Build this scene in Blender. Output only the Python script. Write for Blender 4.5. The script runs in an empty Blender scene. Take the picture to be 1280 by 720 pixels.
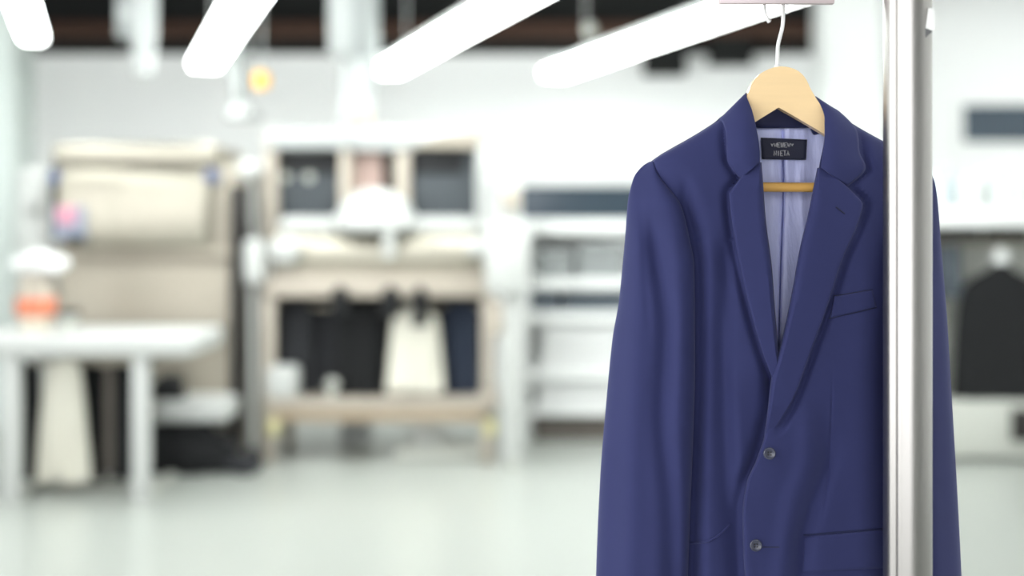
import bpy, bmesh, math, random
from mathutils import Vector, noise
random.seed(7)
sc = bpy.context.scene
COL = sc.collection
F = 1500.0          # focal length in pixels of the 1280 px wide frame
EYE = 1.35          # camera height
HY = 290.0          # row of the horizon
PI = math.pi

def at(px, py, d):
    return Vector(((px-640)*d/F, d, EYE-(py-HY)*d/F))
def s2l(c):
    c /= 255.0
    return c/12.92 if c <= .04045 else ((c+.055)/1.055)**2.4
def rgb(r, g, b): return (s2l(r), s2l(g), s2l(b), 1)

# ---------------------------------------------------------------- materials
def mat(name, col, rough=.5, metal=0, bump=0, bscale=60, var=0, vscale=4, sheen=0, stretch=None, spec=.5, emit=None, es=0, coat=0, sheentint=None, aniso=0):
    m = bpy.data.materials.new(name); m.use_nodes = True
    nt = m.node_tree; N = nt.nodes; L = nt.links
    b = N['Principled BSDF']
    b.inputs['Base Color'].default_value = col
    b.inputs['Roughness'].default_value = rough
    b.inputs['Metallic'].default_value = metal
    b.inputs['Specular IOR Level'].default_value = spec
    b.inputs['Coat Weight'].default_value = coat
    b.inputs['Anisotropic'].default_value = aniso
    if sheen:
        b.inputs['Sheen Weight'].default_value = sheen
        b.inputs['Sheen Roughness'].default_value = .45
        if sheentint: b.inputs['Sheen Tint'].default_value = sheentint
    if emit:
        b.inputs['Emission Color'].default_value = emit
        b.inputs['Emission Strength'].default_value = es
    tc = N.new('ShaderNodeTexCoord'); mp = N.new('ShaderNodeMapping')
    L.new(tc.outputs['Object'], mp.inputs['Vector'])
    if stretch: mp.inputs['Scale'].default_value = stretch
    n = N.new('ShaderNodeTexNoise'); n.inputs['Scale'].default_value = vscale; n.inputs['Detail'].default_value = 4
    L.new(mp.outputs[0], n.inputs['Vector'])
    mx = N.new('ShaderNodeMix'); mx.data_type = 'RGBA'
    mx.inputs[6].default_value = tuple(c*(1-var) for c in col[:3])+(1,)
    mx.inputs[7].default_value = tuple(min(1, c*(1+var)) for c in col[:3])+(1,)
    L.new(n.outputs['Fac'], mx.inputs[0]); L.new(mx.outputs[2], b.inputs['Base Color'])
    if bump:
        n2 = N.new('ShaderNodeTexNoise'); n2.inputs['Scale'].default_value = bscale; n2.inputs['Detail'].default_value = 3
        L.new(mp.outputs[0], n2.inputs['Vector'])
        bp = N.new('ShaderNodeBump'); bp.inputs['Strength'].default_value = bump; bp.inputs['Distance'].default_value = .01
        L.new(n2.outputs['Fac'], bp.inputs['Height']); L.new(bp.outputs[0], b.inputs['Normal'])
    return m

def weave_mat(name, col, sheen, tint, rough=.8, spec=.25):
    m = mat(name, col, rough, 0, 0, var=.06, vscale=30, sheen=sheen, sheentint=tint, spec=spec)
    nt = m.node_tree; N = nt.nodes; L = nt.links; b = N['Principled BSDF']
    tc = N['Texture Coordinate']
    w1 = N.new('ShaderNodeTexWave'); w1.wave_type = 'BANDS'; w1.bands_direction = 'X'; w1.inputs['Scale'].default_value = 420
    w2 = N.new('ShaderNodeTexWave'); w2.wave_type = 'BANDS'; w2.bands_direction = 'Z'; w2.inputs['Scale'].default_value = 420
    L.new(tc.outputs['Object'], w1.inputs['Vector']); L.new(tc.outputs['Object'], w2.inputs['Vector'])
    a = N.new('ShaderNodeMath'); a.operation = 'ADD'
    L.new(w1.outputs['Fac'], a.inputs[0]); L.new(w2.outputs['Fac'], a.inputs[1])
    n = N.new('ShaderNodeTexNoise'); n.inputs['Scale'].default_value = 60; n.inputs['Detail'].default_value = 2
    L.new(tc.outputs['Object'], n.inputs['Vector'])
    a2 = N.new('ShaderNodeMath'); a2.operation = 'MULTIPLY_ADD'; a2.inputs[1].default_value = 3.0
    L.new(n.outputs['Fac'], a2.inputs[0]); L.new(a.outputs[0], a2.inputs[2])
    bp = N.new('ShaderNodeBump'); bp.inputs['Strength'].default_value = .12; bp.inputs['Distance'].default_value = .0008
    L.new(a2.outputs[0], bp.inputs['Height']); L.new(bp.outputs[0], b.inputs['Normal'])
    return m

M = {}
M['navy'] = weave_mat('navy_wool', rgb(42, 46, 88), .15, (.6, .62, 1, 1))
M['navy_dark'] = weave_mat('navy_undercollar', rgb(30, 34, 66), .1, (.5, .5, 1, 1))
M['thread'] = mat('navy_thread', rgb(22, 24, 50), .8)
M['lining'] = mat('blue_satin_lining', rgb(200, 205, 250), .42, 0, .25, 30, .05, 9, sheen=.2, stretch=(6, 6, 1))
M['label'] = mat('label_weave', rgb(24, 27, 52), .7, 0, .1, 400, .1, 40)
M['labeltext'] = mat('label_thread', rgb(225, 225, 228), .7)
M['button'] = mat('button_horn', rgb(66, 68, 84), .22, 0, 0, var=.3, vscale=160, coat=.15)
M['holes'] = mat('button_hole', rgb(10, 10, 16), .8)
M['wood'] = mat('hanger_wood', rgb(240, 208, 158), .42, 0, .04, 60, .07, 12, stretch=(1, 3, 10), coat=.25)
M['barwood'] = mat('hanger_bar_wood', rgb(228, 176, 92), .45, 0, .03, 60, .08, 12, stretch=(1, 8, 8))
M['hook'] = mat('white_hook', rgb(225, 225, 224), .3, .15)
M['steel_pole'] = mat('brushed_pole', rgb(168, 165, 162), .3, 1, .02, 200, .03, 8, stretch=(20, 20, .5))
M['groove'] = mat('pole_groove', rgb(120, 120, 122), .4, .8)
M['mauve'] = mat('rail_plate', rgb(205, 190, 192), .4, .2, 0, var=.05)
M['plastic'] = mat('white_plastic', rgb(238, 238, 236), .35)
M['floor'] = mat('polished_floor', rgb(168, 172, 166), .3, 0, .015, 5, .03, 1.2, spec=.4)
M['wallw'] = mat('wall_paint', rgb(246, 247, 246), .8, 0, .02, 60, .02, 1)
M['wallg'] = mat('wall_paint_grey', rgb(200, 208, 204), .8, 0, .02, 60, .03, 1)
M['dark'] = mat('dark_roof', rgb(16, 18, 17), .9, 0, .1, 8, .3, 2)
M['brown'] = mat('timber_beam', rgb(62, 38, 24), .8, 0, .2, 12, .25, 6, stretch=(1, 8, 8))
M['tube'] = mat('tube_diffuser', rgb(240, 255, 250), .5, emit=(.97, 1, .985, 1), es=15.5)
M['housing'] = mat('fixture_housing', rgb(235, 238, 236), .4)
M['duct'] = mat('painted_duct', rgb(166, 169, 168), .6, 0, 0, var=.05)
M['duct2'] = mat('galvanised_duct', rgb(140, 144, 143), .6, 0, 0, var=.05)
M['mach_white'] = mat('machine_enamel', rgb(188, 190, 187), .45, 0, 0, var=.02)
M['white'] = mat('white_enamel', rgb(240, 242, 240), .35, 0, 0, var=.02)
M['white_cloth'] = mat('white_cloth', rgb(226, 227, 226), .9, 0, .3, 30, .03, 6, sheen=.2)
M['cream_cloth'] = mat('cream_cloth', rgb(214, 211, 198), .9, 0, .3, 20, .05, 6, sheen=.2)
M['black_cloth'] = mat('black_cloth', rgb(9, 11, 14), .9, 0, .3, 20, .2, 6, sheen=.1)
M['char_cloth'] = mat('charcoal_cloth', rgb(40, 41, 45), .9, 0, .3, 20, .2, 6, sheen=.1)
M['taupe_cloth'] = mat('taupe_cloth', rgb(100, 94, 88), .9, 0, .3, 20, .2, 6)
M['navy_cloth'] = mat('dark_blue_cloth', rgb(34, 43, 60), .9, 0, .3, 20, .2, 6, sheen=.1)
M['grey_cloth'] = mat('grey_cloth', rgb(150, 154, 154), .9, 0, .3, 20, .1, 6)
M['slate_cloth'] = mat('slate_cloth', rgb(92, 100, 108), .9, 0, .3, 20, .1, 6)
M['steel'] = mat('stainless_sheet', rgb(168, 163, 150), .38, .8, .03, 3, .05, 2, stretch=(1, 1, 4))
M['steel_b'] = mat('stainless_body', rgb(158, 151, 138), .45, .5, .02, 3, .06, 2)
M['dark_seam'] = mat('dark_rubber', rgb(38, 35, 33), .7)
M['beige'] = mat('beige_enamel', rgb(178, 169, 156), .4, .1, 0, var=.03)
M['creamp'] = mat('cream_enamel', rgb(222, 214, 196), .4, 0, 0, var=.03)
M['glass_dark'] = mat('dark_panel', rgb(8, 11, 15), .6, 0, 0, var=.1)
M['slate'] = mat('slate_panel', rgb(66, 72, 77), .6, 0, 0, var=.12, vscale=3)
M['pink'] = mat('pink_panel', rgb(205, 178, 168), .5)
M['blue'] = mat('blue_knob', rgb(40, 66, 118), .4)
M['red'] = mat('pink_sticker', rgb(205, 140, 158), .5)
M['bluegrey'] = mat('bluegrey_plate', rgb(140, 147, 164), .5)
M['orange'] = mat('orange_paper', rgb(205, 122, 92), .6)
M['yellow'] = mat('amber_plastic', rgb(255, 186, 40), .5)
M['yel2'] = mat('yellow_coupling', rgb(206, 200, 150), .5)
M['board'] = mat('shelf_board', rgb(184, 166, 142), .6, 0, .05, 20, .08, 5)
M['greylam'] = mat('grey_laminate', rgb(190, 192, 184), .5)
M['window'] = mat('dark_window_glass', rgb(60, 74, 86), .12, 0, 0, var=.1, vscale=1)

# ---------------------------------------------------------------- helpers
def tag(o, label=None, cat=None, group=None, kind=None):
    if label: o['label'] = label
    if cat: o['category'] = cat
    if group: o['group'] = group
    if kind: o['kind'] = kind
    return o
def empty(name, loc, label, cat, group=None, rz=0):
    o = bpy.data.objects.new(name, None); COL.objects.link(o)
    o.location = loc; o.rotation_euler = (0, 0, rz); o.empty_display_size = .05
    return tag(o, label, cat, group)
def obj(name, bm, m, parent=None, smooth=True, label=None):
    bmesh.ops.recalc_face_normals(bm, faces=bm.faces)
    me = bpy.data.meshes.new(name); 
    if parent:
        inv = Vector(parent_loc(parent))
        for v in bm.verts: v.co -= inv
    bm.to_mesh(me); bm.free()
    for p in me.polygons: p.use_smooth = smooth
    o = bpy.data.objects.new(name, me); COL.objects.link(o)
    me.materials.append(m)
    if parent: o.parent = parent
    if label: o['label'] = label
    if smooth:
        me.set_sharp_from_angle(angle=math.radians(38))
    return o
def parent_loc(p):
    l = Vector(p.location)
    while p.parent: p = p.parent; l = l+Vector(p.location)
    return l
def box(bm, x0, x1, y0, y1, z0, z1, bev=0, seg=2):
    t = bmesh.new()
    bmesh.ops.create_cube(t, size=1)
    for v in t.verts:
        v.co = Vector(((x0+x1)/2+v.co.x*abs(x1-x0), (y0+y1)/2+v.co.y*abs(y1-y0), (z0+z1)/2+v.co.z*abs(z1-z0)))
    if bev: bmesh.ops.bevel(t, geom=t.edges[:], offset=bev, segments=seg, affect='EDGES', profile=.5)
    merge(bm, t); return bm
def merge(bm, t):
    mp = {v: bm.verts.new(v.co) for v in t.verts}
    for f in t.faces:
        try: bm.faces.new([mp[v] for v in f.verts])
        except ValueError: pass
    t.free()
def pbox(bm, px0, py0, px1, py1, d, dep, bev=.01):
    a = at(px0, py0, d); b = at(px1, py1, d)
    return box(bm, a.x, b.x, d, d+dep, b.z, a.z, bev)
def tube(bm, pts, r, seg=12, cap=True):
    pts = [Vector(p) for p in pts]; n = len(pts)
    rs = r if isinstance(r, (list, tuple)) else [r]*n
    rings = []; up = None
    for i, p in enumerate(pts):
        t = (pts[min(i+1, n-1)]-pts[max(i-1, 0)]).normalized()
        if up is None:
            up = Vector((0, 0, 1)) if abs(t.z) < .9 else Vector((0, 1, 0))
        a = (up-t*up.dot(t)).normalized(); up = a; b = t.cross(a)
        rings.append([bm.verts.new(p+(a*math.cos(2*PI*k/seg)+b*math.sin(2*PI*k/seg))*rs[i]) for k in range(seg)])
    for i in range(n-1):
        for k in range(seg):
            bm.faces.new((rings[i][k], rings[i][(k+1) % seg], rings[i+1][(k+1) % seg], rings[i+1][k]))
    if cap: bm.faces.new(rings[0][::-1]); bm.faces.new(rings[-1])
    return bm
def lathe(bm, c, prof, seg=32, axis='z'):
    """prof: (radius, offset along axis)"""
    rings = []
    for r, h in prof:
        ring = []
        for k in range(seg):
            a = 2*PI*k/seg
            if axis == 'z': q = Vector((r*math.cos(a), r*math.sin(a), h))
            elif axis == 'x': q = Vector((h, r*math.cos(a), r*math.sin(a)))
            else: q = Vector((r*math.cos(a), h, r*math.sin(a)))
            ring.append(bm.verts.new(Vector(c)+q))
        rings.append(ring)
    for i in range(len(prof)-1):
        for k in range(seg):
            bm.faces.new((rings[i][k], rings[i][(k+1) % seg], rings[i+1][(k+1) % seg], rings[i+1][k]))
    bm.faces.new(rings[0][::-1]); bm.faces.new(rings[-1])
    return bm
def blob(bm, c, rx, ry, rz, lump=.0, sub=3, flat=None):
    t = bmesh.new(); bmesh.ops.create_icosphere(t, subdivisions=sub, radius=1)
    c = Vector(c)
    for v in t.verts:
        n = 1+lump*noise.noise(v.co*2.1+c*7)
        q = v.co*n
        z = q.z*rz
        if flat is not None: z = max(z, flat)
        v.co = c+Vector((q.x*rx, q.y*ry, z))
    merge(bm, t); return bm
def interp(tab, y):
    """monotone cubic through (y, x) pairs"""
    n = len(tab)
    if y <= tab[0][0]: return tab[0][1]
    if y >= tab[-1][0]: return tab[-1][1]
    i = 0
    while tab[i+1][0] < y: i += 1
    def sl(k): return (tab[k+1][1]-tab[k][1])/(tab[k+1][0]-tab[k][0])
    def tan(k):
        if k == 0: return sl(0)
        if k == n-1: return sl(n-2)
        a, b = sl(k-1), sl(k)
        return 0 if a*b <= 0 else 2*a*b/(a+b)
    h = tab[i+1][0]-tab[i][0]; t = (y-tab[i][0])/h
    m0, m1 = tan(i)*h, tan(i+1)*h
    return (2*t**3-3*t*t+1)*tab[i][1]+(t**3-2*t*t+t)*m0+(-2*t**3+3*t*t)*tab[i+1][1]+(t**3-t*t)*m1
def grid(bm, rows):
    V = [[bm.verts.new(p) for p in r] for r in rows]
    for i in range(len(V)-1):
        for j in range(len(V[0])-1):
            bm.faces.new((V[i][j], V[i][j+1], V[i+1][j+1], V[i+1][j]))
    return V
def cr(pts, n):
    """Catmull-Rom through tuples, n samples per span"""
    out = []
    P = [Vector(p) for p in pts]
    for i in range(len(P)-1):
        p0, p1, p2, p3 = P[max(i-1, 0)], P[i], P[i+1], P[min(i+2, len(P)-1)]
        for k in range(n):
            t = k/n
            out.append(.5*((2*p1)+(p2-p0)*t+(2*p0-5*p1+4*p2-p3)*t*t+(3*p1-p0-3*p2+p3)*t**3))
    out.append(P[-1]); return out
def sstep(a, b, x):
    t = min(1, max(0, (x-a)/(b-a))); return t*t*(3-2*t)
def solid(o, th, off=1):
    m = o.modifiers.new('thickness', 'SOLIDIFY'); m.thickness = th; m.offset = off
    return o

# ================================================================ JACKET
D0 = 1.82
def J(px, py, dep): return at(px, py, D0+dep)
BODY_L = [(148, 903), (158, 888), (170, 869), (182, 848), (192, 830), (203, 815), (215, 817), (240, 827), (270, 839), (300, 846), (340, 850), (450, 852), (600, 848), (800, 842)]
BODY_R = [(138, 1046), (148, 1054), (160, 1072), (178, 1104), (198, 1140), (206, 1150), (230, 1146), (270, 1136), (330, 1128), (450, 1124), (600, 1128), (800, 1134)]
DEP = [(138, .03), (150, .034), (200, .045), (300, .062), (450, .078), (600, .083), (800, .083)]
LIN = [(119, 931), (152, 943), (176, 947), (219, 951), (273, 955), (337, 963), (392, 967), (450, 972), (478, 976)]
RIN = [(124, 1022), (142, 1031), (168, 1031), (203, 1025), (234, 1019), (273, 1011), (310, 1002), (376, 990), (446, 974), (475, 966)]
FOLDS = [  # path (y,x), width, amplitude toward the viewer, fade-in y, fade-out y
    ([(290, 884), (450, 882), (720, 884)], 12, .0075, 270, 900),
    ([(300, 908), (480, 906), (720, 916)], 11, -.0095, 280, 900),
    ([(330, 900), (560, 925), (720, 935)], 8, .0018, 300, 900),
    ([(470, 1038), (569, 1036), (630, 1017), (680, 1003), (790, 998)], 12, -.011, 520, 900),
    ([(470, 1010), (569, 1008), (630, 990), (720, 978), (790, 975)], 14, .0060, 480, 900),
    ([(400, 1075), (600, 1078), (790, 1082)], 16, .0035, 380, 900),
    ([(400, 1104), (600, 1102), (790, 1104)], 8, -.003, 380, 900),
    ([(455, 1041), (569, 1037), (660, 1027)], 1.5, -.0016, 455, 655),
    ([(200, 860), (300, 890), (420, 900)], 14, .003, 190, 420),
]
def fold(px, py):
    s = 0
    for path, w, a, f0, f1 in FOLDS:
        x = interp(path, py); e = (px-x)/w
        if abs(e) > 3.2: continue
        k = sstep(f0, f0+min(60, .4*(f1-f0)), py)*(1-sstep(f1-30, f1, py))
        s += a*k*math.exp(-e*e)
    return s
GROOVES = [
    ([(203, 945), (223, 923), (242, 909), (279, 912), (337, 923), (388, 935), (443, 951), (478, 963)], 6, -.0085, 150, 500),
    ([(150, 903), (200, 908), (222, 920)], 5, -.007, 130, 240),
    ([(160, 1075), (190, 1079), (213, 1085), (233, 1066), (254, 1083), (279, 1077), (325, 1057), (384, 1038), (439, 1018), (500, 995), (543, 972)], 6, -.0085, 130, 548),
    ([(254, 856), (294, 868), (333, 875), (454, 876), (560, 872), (635, 869), (792, 865)], 8, -.010, 215, 900),
]
LEFTGROOVE = ([(440, 962), (500, 962), (534, 955), (573, 943), (604, 929), (643, 924), (720, 926), (792, 936)], 9, -.012, 440, 900)
def groove(px, py, extra=False):
    s = 0
    for path, w, a, f0, f1 in GROOVES+([LEFTGROOVE] if extra else []):
        e = (px-interp(path, py))/w
        if abs(e) > 3: continue
        s += a*sstep(f0, f0+40, py)*(1-sstep(f1-25, f1, py))*math.exp(-e*e)
    return s
def base(px, py, nofold=False):
    l, r = interp(BODY_L, py), interp(BODY_R, py)
    t = max(-1, min(1, (px-l)/(r-l)*2-1))
    b = interp(DEP, py)*(1-abs(t)**2.5)**(1/2.5)
    if not nofold:
        b += fold(px, py)+.0012*noise.noise(Vector((px*.02, py*.012, 3)))
    return -b

jk = empty('suit_jacket', J(975, 790, 0), 'navy blue wool suit jacket hanging on the wooden hanger in the foreground', 'jacket')
def steps(a, b, st):
    n = max(2, int(round((b-a)/st))); return [a+(b-a)*i/n for i in range(n+1)]

# front panels
def lpanel_inner(y):
    if y < 478: return interp(LIN, y)
    return interp([(478, 976), (500, 985), (560, 990), (700, 985), (760, 978), (792, 950)], y)
rows = []
for y in steps(146, 792, 4):
    l, r = interp(BODY_L, max(148, y)), lpanel_inner(y)
    row = []
    for k in range(111):
        u = (k/110)**.85
        u = k/110 if y > 300 else u
        x = l+(r-l)*u
        d = base(x, y)-groove(x, y, True)+.007*sstep(915, 955, x)*sstep(440, 520, y)
        row.append(J(x, y, d))
    rows.append(row)
bm = bmesh.new(); grid(bm, rows)
solid(obj('front_panel', bm, M['navy'], jk), .0016, 0)

REDGE = [(124, 1022), (142, 1031), (168, 1031), (203, 1025), (234, 1019), (273, 1011), (310, 1002), (376, 990), (446, 974), (475, 966.5), (534, 959), (573, 947), (604, 934), (643, 929), (690, 930), (720, 932), (755, 938), (775, 950), (795, 985)]
rows = []
for y in steps(146, 795, 4):
    l, r = interp(REDGE, y), interp(BODY_R, y)
    row = []
    for k in range(151):
        u = k/150
        u = u**(1+.25*sstep(470, 620, y))
        x = l+(r-l)*u
        e = (x-l)
        d = base(x, y)-groove(x, y)-.009*(1-sstep(5, 90, e))*sstep(440, 560, y)
        d += .008*max(0, 1-e/3.0)**2*sstep(480, 540, y)      # the edge rolls back
        row.append(J(x, y, d))
    rows.append(row)
bm = bmesh.new(); grid(bm, rows)
solid(obj('front_panel', bm, M['navy'], jk), .0018, 0)

# back panel and lining
rows = []; rows2 = []
for y in steps(146, 800, 8):
    l, r = interp(BODY_L, max(148, y)), interp(BODY_R, y)
    row = []
    for k in range(61):
        t = math.sin((k/60-.5)*PI)
        x = (l+r)/2+(r-l)/2*t
        row.append(J(x, y, (.075 if y > 300 else .045+.03*sstep(146, 300, y))*(1-abs(t)**2.5)**.4))
    rows.append(row)
bm = bmesh.new(); grid(bm, rows)
solid(obj('back_panel', bm, M['navy'], jk), .0016, 1)
for y in steps(159, 780, 5):
    row = []
    for k in range(121):
        lx = interp([(156, 930), (170, 930), (200, 915), (260, 885)], y); rx = interp([(156, 1034), (175, 1040), (200, 1050), (260, 1090)], y)
        x = lx+k*(rx-lx)/120
        sx = interp([(156, 978), (230, 979), (330, 976), (480, 972)], y)
        d = .040-.05*sstep(200, 460, y)
        d += .006*math.exp(-((x-sx)/1.6)**2)                # centre seam
        d -= .004*math.exp(-((x-sx-6)/6)**2)+.002*math.exp(-((x-sx+12)/7)**2)
        d += .005*sstep(1003, 1018, x)*(1-sstep(220, 300, y))-.003*math.exp(-((x-1000-(y-200)*.05)/4)**2)*sstep(195, 240, y)
        d += .0022*noise.noise(Vector((x*.05, y*.012, 1)))
        row.append(J(x, y, d))
    rows2.append(row)
bm = bmesh.new(); grid(bm, rows2)
solid(obj('lining', bm, M['lining'], jk, label='pale blue satin lining'), .001, 1)
M['seam'] = mat('lining_seam', rgb(84, 90, 150), .6)
bm = bmesh.new(); tube(bm, [J(interp([(156, 978), (230, 979), (330, 976), (480, 972)], y), y, .040-.05*sstep(200, 460, y)+.002) for y in steps(200, 480, 8)], .0012, 6); obj('centre_seam', bm, M['seam'], jk)

# lapels
def lapel(xin, xout, y0, y1, sgn):
    prof = [(-.012, .010), (-.022, .004), (-.022, -.002), (0, -.0085), (.04, -.012), (.12, -.0145)]
    prof += [(u/20, -.0145+.002*((u/20-.12)/.88)) for u in range(4, 20)] + [(.98, -.0120), (1, -.0112)]
    rows = []
    for y in steps(y0, y1, 1.5):
        a, b = xin(y), xout(y)
        if abs(b-a) < .6: b = a+sgn*.6
        row = []
        w = abs(b-a)
        for s, off in prof:
            x = a+(b-a)*s if s >= 0 else a+sgn*s*60
            k = min(1, w/24)
            o = off*(.35+.65*k)
            d = base(x, y, True)+o+.5*fold(x, y)
            row.append(J(x, y, d))
        rows.append(row)
    bm = bmesh.new(); grid(bm, rows)
    return solid(obj('lapel', bm, M['navy'], jk), .002, 0)
lapel(lambda y: interp(LIN, y), lambda y: 948-(y-203)*1.1 if y < 223 else 926-(y-223)*.74 if y < 242 else interp([(242, 912), (250, 912.5), (279, 916), (337, 927), (388, 939), (443, 955), (480, 969)], y), 203, 482, -1)
lapel(lambda y: interp(RIN+[(510, 962), (545, 957.5)], y), lambda y: 1028+(y-210)*1.29 if y < 234 else 1059+(y-234)*.95 if y < 254 else interp([(254, 1078), (262, 1077), (279, 1072), (325, 1052), (384, 1033), (439, 1013), (500, 990), (520, 978), (545, 962)], y), 210, 546, 1)

# collar: leaf outside, stand inside, around the back of the neck
SEC = [  # roll point, outer leaf edge, stand base
    ((948, 204, -.057), (926, 224, -.053), (945, 206, -.035)),
    ((949, 197, -.056), (911, 204, -.052), (945, 202, -.032)),
    ((948, 180, -.052), (909, 190, -.047), (944, 190, -.022)),
    ((944, 158, -.043), (908, 168, -.036), (940, 172, -.008)),
    ((939, 138, -.028), (904, 154, -.020), (936, 162, .008)),
    ((932, 119, -.004), (900, 149, .002), (940, 160, .020)),
    ((938, 117, .022), (912, 146, .034), (950, 160, .025)),
    ((956, 121, .048), (942, 152, .072), (960, 160, .028)),
    ((978, 123, .056), (978, 155, .082), (979, 160, .030)),
    ((1001, 122, .048), (1014, 150, .070), (1000, 160, .028)),
    ((1017, 121, .024), (1040, 142, .034), (1016, 160, .025)),
    ((1023, 125, -.002), (1046, 138, .000), (1030, 161, .018)),
    ((1031, 143, -.024), (1067, 158, -.018), (1037, 168, .008)),
    ((1032, 165, -.041), (1072, 170, -.030), (1037, 180, -.008)),
    ((1030, 186, -.051), (1074, 191, -.039), (1035, 196, -.024)),
    ((1028, 202, -.056), (1081, 212, -.043), (1033, 206, -.034)),
    ((1027, 210, -.057), (1059, 233, -.050), (1032, 212, -.036)),
]
n = 6
R_ = cr([s[0] for s in SEC], n); O_ = cr([s[1] for s in SEC], n); S_ = cr([s[2] for s in SEC], n)
rows = []; rows2 = []
for i in range(len(R_)):
    r, o, s = R_[i], O_[i], S_[i]
    row = []
    for k in range(13):
        u = k/12; q = r.lerp(o, u)
        bl = .010*math.sin(PI*min(1, u*1.0))**.8*(1-.5*u)
        front = 1 if i < 5.5*n or i > 10.5*n else -1
        row.append(J(q.x, q.y, q.z-front*bl))
    row = [J(r.x, r.y, r.z+.004)]+row
    rows.append(row)
    row2 = []
    for k in range(9):
        u = k/8; q = r.lerp(s, u)
        row2.append(J(q.x, q.y, q.z+.003*math.sin(PI*u)+.003))
    rows2.append(row2)
bm = bmesh.new(); grid(bm, rows); solid(obj('collar', bm, M['navy'], jk), .0024, 0)
bm = bmesh.new(); grid(bm, rows2); solid(obj('collar_stand', bm, M['navy_dark'], jk, label='dark navy inner collar stand'), .001, 0)

# sleeves
def sleeve(out, seam, y0, side, folds, bul):
    rows = []
    NF = 60
    for y in steps(y0, 772, 4):
        a, b = interp(out, y), interp(seam, y)
        w = abs(b-a)
        B = interp(bul, y)*min(1, w/60)
        e0 = .0; e1 = base(b, y, True)
        e1 = min(e1, -.004) - .002
        ring = []
        for k in range(NF+1):
            t = k/NF
            th = (1-math.cos(PI*t))/2
            pr = (1-abs(2*th-1)**2.3)**(1/2.3)
            x = a+(b-a)*th
            d = e0+(e1-e0)*sstep(0, 1, th)*1.0-B*pr
            for path, fw, amp, f0, f1 in folds:
                e = (x-interp(path, y))/fw
                if abs(e) < 3.2: d -= amp*math.exp(-e*e)*sstep(f0, f0+70, y)*(1-sstep(f1-60, f1, y))*pr
            d += .0025*noise.noise(Vector((x*.03, y*.008, 9)))*pr
            ring.append(J(x, y, d))
        for k in range(1, 30):
            t = k/30; th = 1-(1-math.cos(PI*t))/2
            pr = (1-abs(2*th-1)**2.3)**(1/2.3)
            x = a+(b-a)*th
            ring.append(J(x, y, e0+(e1-e0)*sstep(0, 1, th)+(.055*min(1, w/60)+.02*min(1, w/60)*sstep(0, 1, th))*pr))
        rows.append(ring)
    bm = bmesh.new()
    V = [[bm.verts.new(p) for p in r] for r in rows]
    m_ = len(V[0])
    for i in range(len(V)-1):
        for j in range(m_):
            bm.faces.new((V[i][j], V[i][(j+1) % m_], V[i+1][(j+1) % m_], V[i+1][j]))
    bm.faces.new(V[0][::-1]); bm.faces.new(V[-1])
    return obj('sleeve', bm, M['navy'], jk)
SL_OUT = [(202, 812), (206, 805), (213, 798), (220, 793), (230, 789.5), (250, 785), (300, 781), (380, 773), (420, 766), (500, 758), (600, 750), (720, 745), (772, 744)]
SL_SEAM = [(202, 816), (215, 821), (227, 829), (240, 840), (254, 850), (271, 856), (294, 861), (333, 868), (454, 869), (560, 866), (635, 863), (772, 858)]
SLF = [([(260, 800), (400, 792), (600, 788), (772, 785)], 17, .010, 240, 2000),
       ([(240, 806), (298, 817), (415, 833), (518, 829), (640, 839), (772, 842)], 12, -.014, 250, 2000),
       ([(250, 835), (333, 850), (500, 853), (640, 855)], 8, .0015, 240, 2000),
       ([(230, 800), (330, 805), (430, 812)], 5, -.002, 225, 440)]
sleeve(SL_OUT, SL_SEAM, 202, -1, SLF, [(202, 0), (215, .010), (240, .020), (300, .032), (450, .044), (772, .046)])
SR_OUT = [(200, 1146), (206, 1154), (212, 1160), (219, 1165), (230, 1169), (260, 1173), (300, 1176), (400, 1184), (500, 1190), (620, 1197), (720, 1202), (772, 1204)]
SR_SEAM = [(200, 1143), (225, 1133), (250, 1121), (290, 1112), (333, 1106), (450, 1106), (600, 1110), (772, 1116)]
sleeve(SR_OUT, SR_SEAM, 200, 1, [([(250, 1150), (500, 1162), (772, 1172)], 12, .004, 240, 2000)], [(200, 0), (215, .010), (240, .020), (300, .032), (450, .044), (772, .046)])

# patches sewn on the fronts
def front(x, y):
    l = interp(REDGE, y)
    return base(x, y)-(.009*(1-sstep(5, 90, x-l))*sstep(440, 560, y) if x >= l else 0)
def patch(name, quad, off, mt, nu=24, nv=8, th=.0014, edge=True, ofn=None):
    (a, b, c, d) = [Vector(p) for p in quad]   # tl tr br bl in px
    rows = []
    for j in range(nv+1):
        v = j/nv; row = []
        for i in range(nu+1):
            u = i/nu
            p = a.lerp(b, u).lerp(d.lerp(c, u), v)
            o = off
            row.append(J(p.x, p.y, front(p.x, p.y)+o+(ofn(u, v) if ofn else 0)))
        rows.append(row)
    bm = bmesh.new(); grid(bm, rows)
    return solid(obj(name, bm, mt, jk), th, 0)
patch('chest_pocket_welt', [(1043, 370.5), (1090, 362.5), (1095, 384), (1038, 397.5)], -.0016, M['navy'], th=.0022)
bm = bmesh.new(); tube(bm, [J(1037+(x-1037), interp([(1036, 398.5), (1096, 384.5)], x), base(x, 391)-.0018) for x in steps(1036, 1096, 6)], .0006, 6); obj('pocket_seam', bm, M['thread'], jk)
bm = bmesh.new(); tube(bm, [J(x, interp([(1042, 370), (1091, 362)], x), base(x, 366)-.002) for x in steps(1042, 1091, 6)], .0006, 6); obj('pocket_seam', bm, M['thread'], jk)
patch('pocket_flap', [(1006, 671), (1118, 661), (1119, 709), (1003, 716)], -.0025, M['navy'], 40, 12, .0030, ofn=lambda u, v: -.0015*v)
bm = bmesh.new(); tube(bm, [J(x, interp([(1004, 669), (1118, 659.5)], x), front(x, 664)-.0015) for x in steps(1004, 1118, 6)], .0012, 6); obj('pocket_piping', bm, M['navy_dark'], jk)
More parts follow.
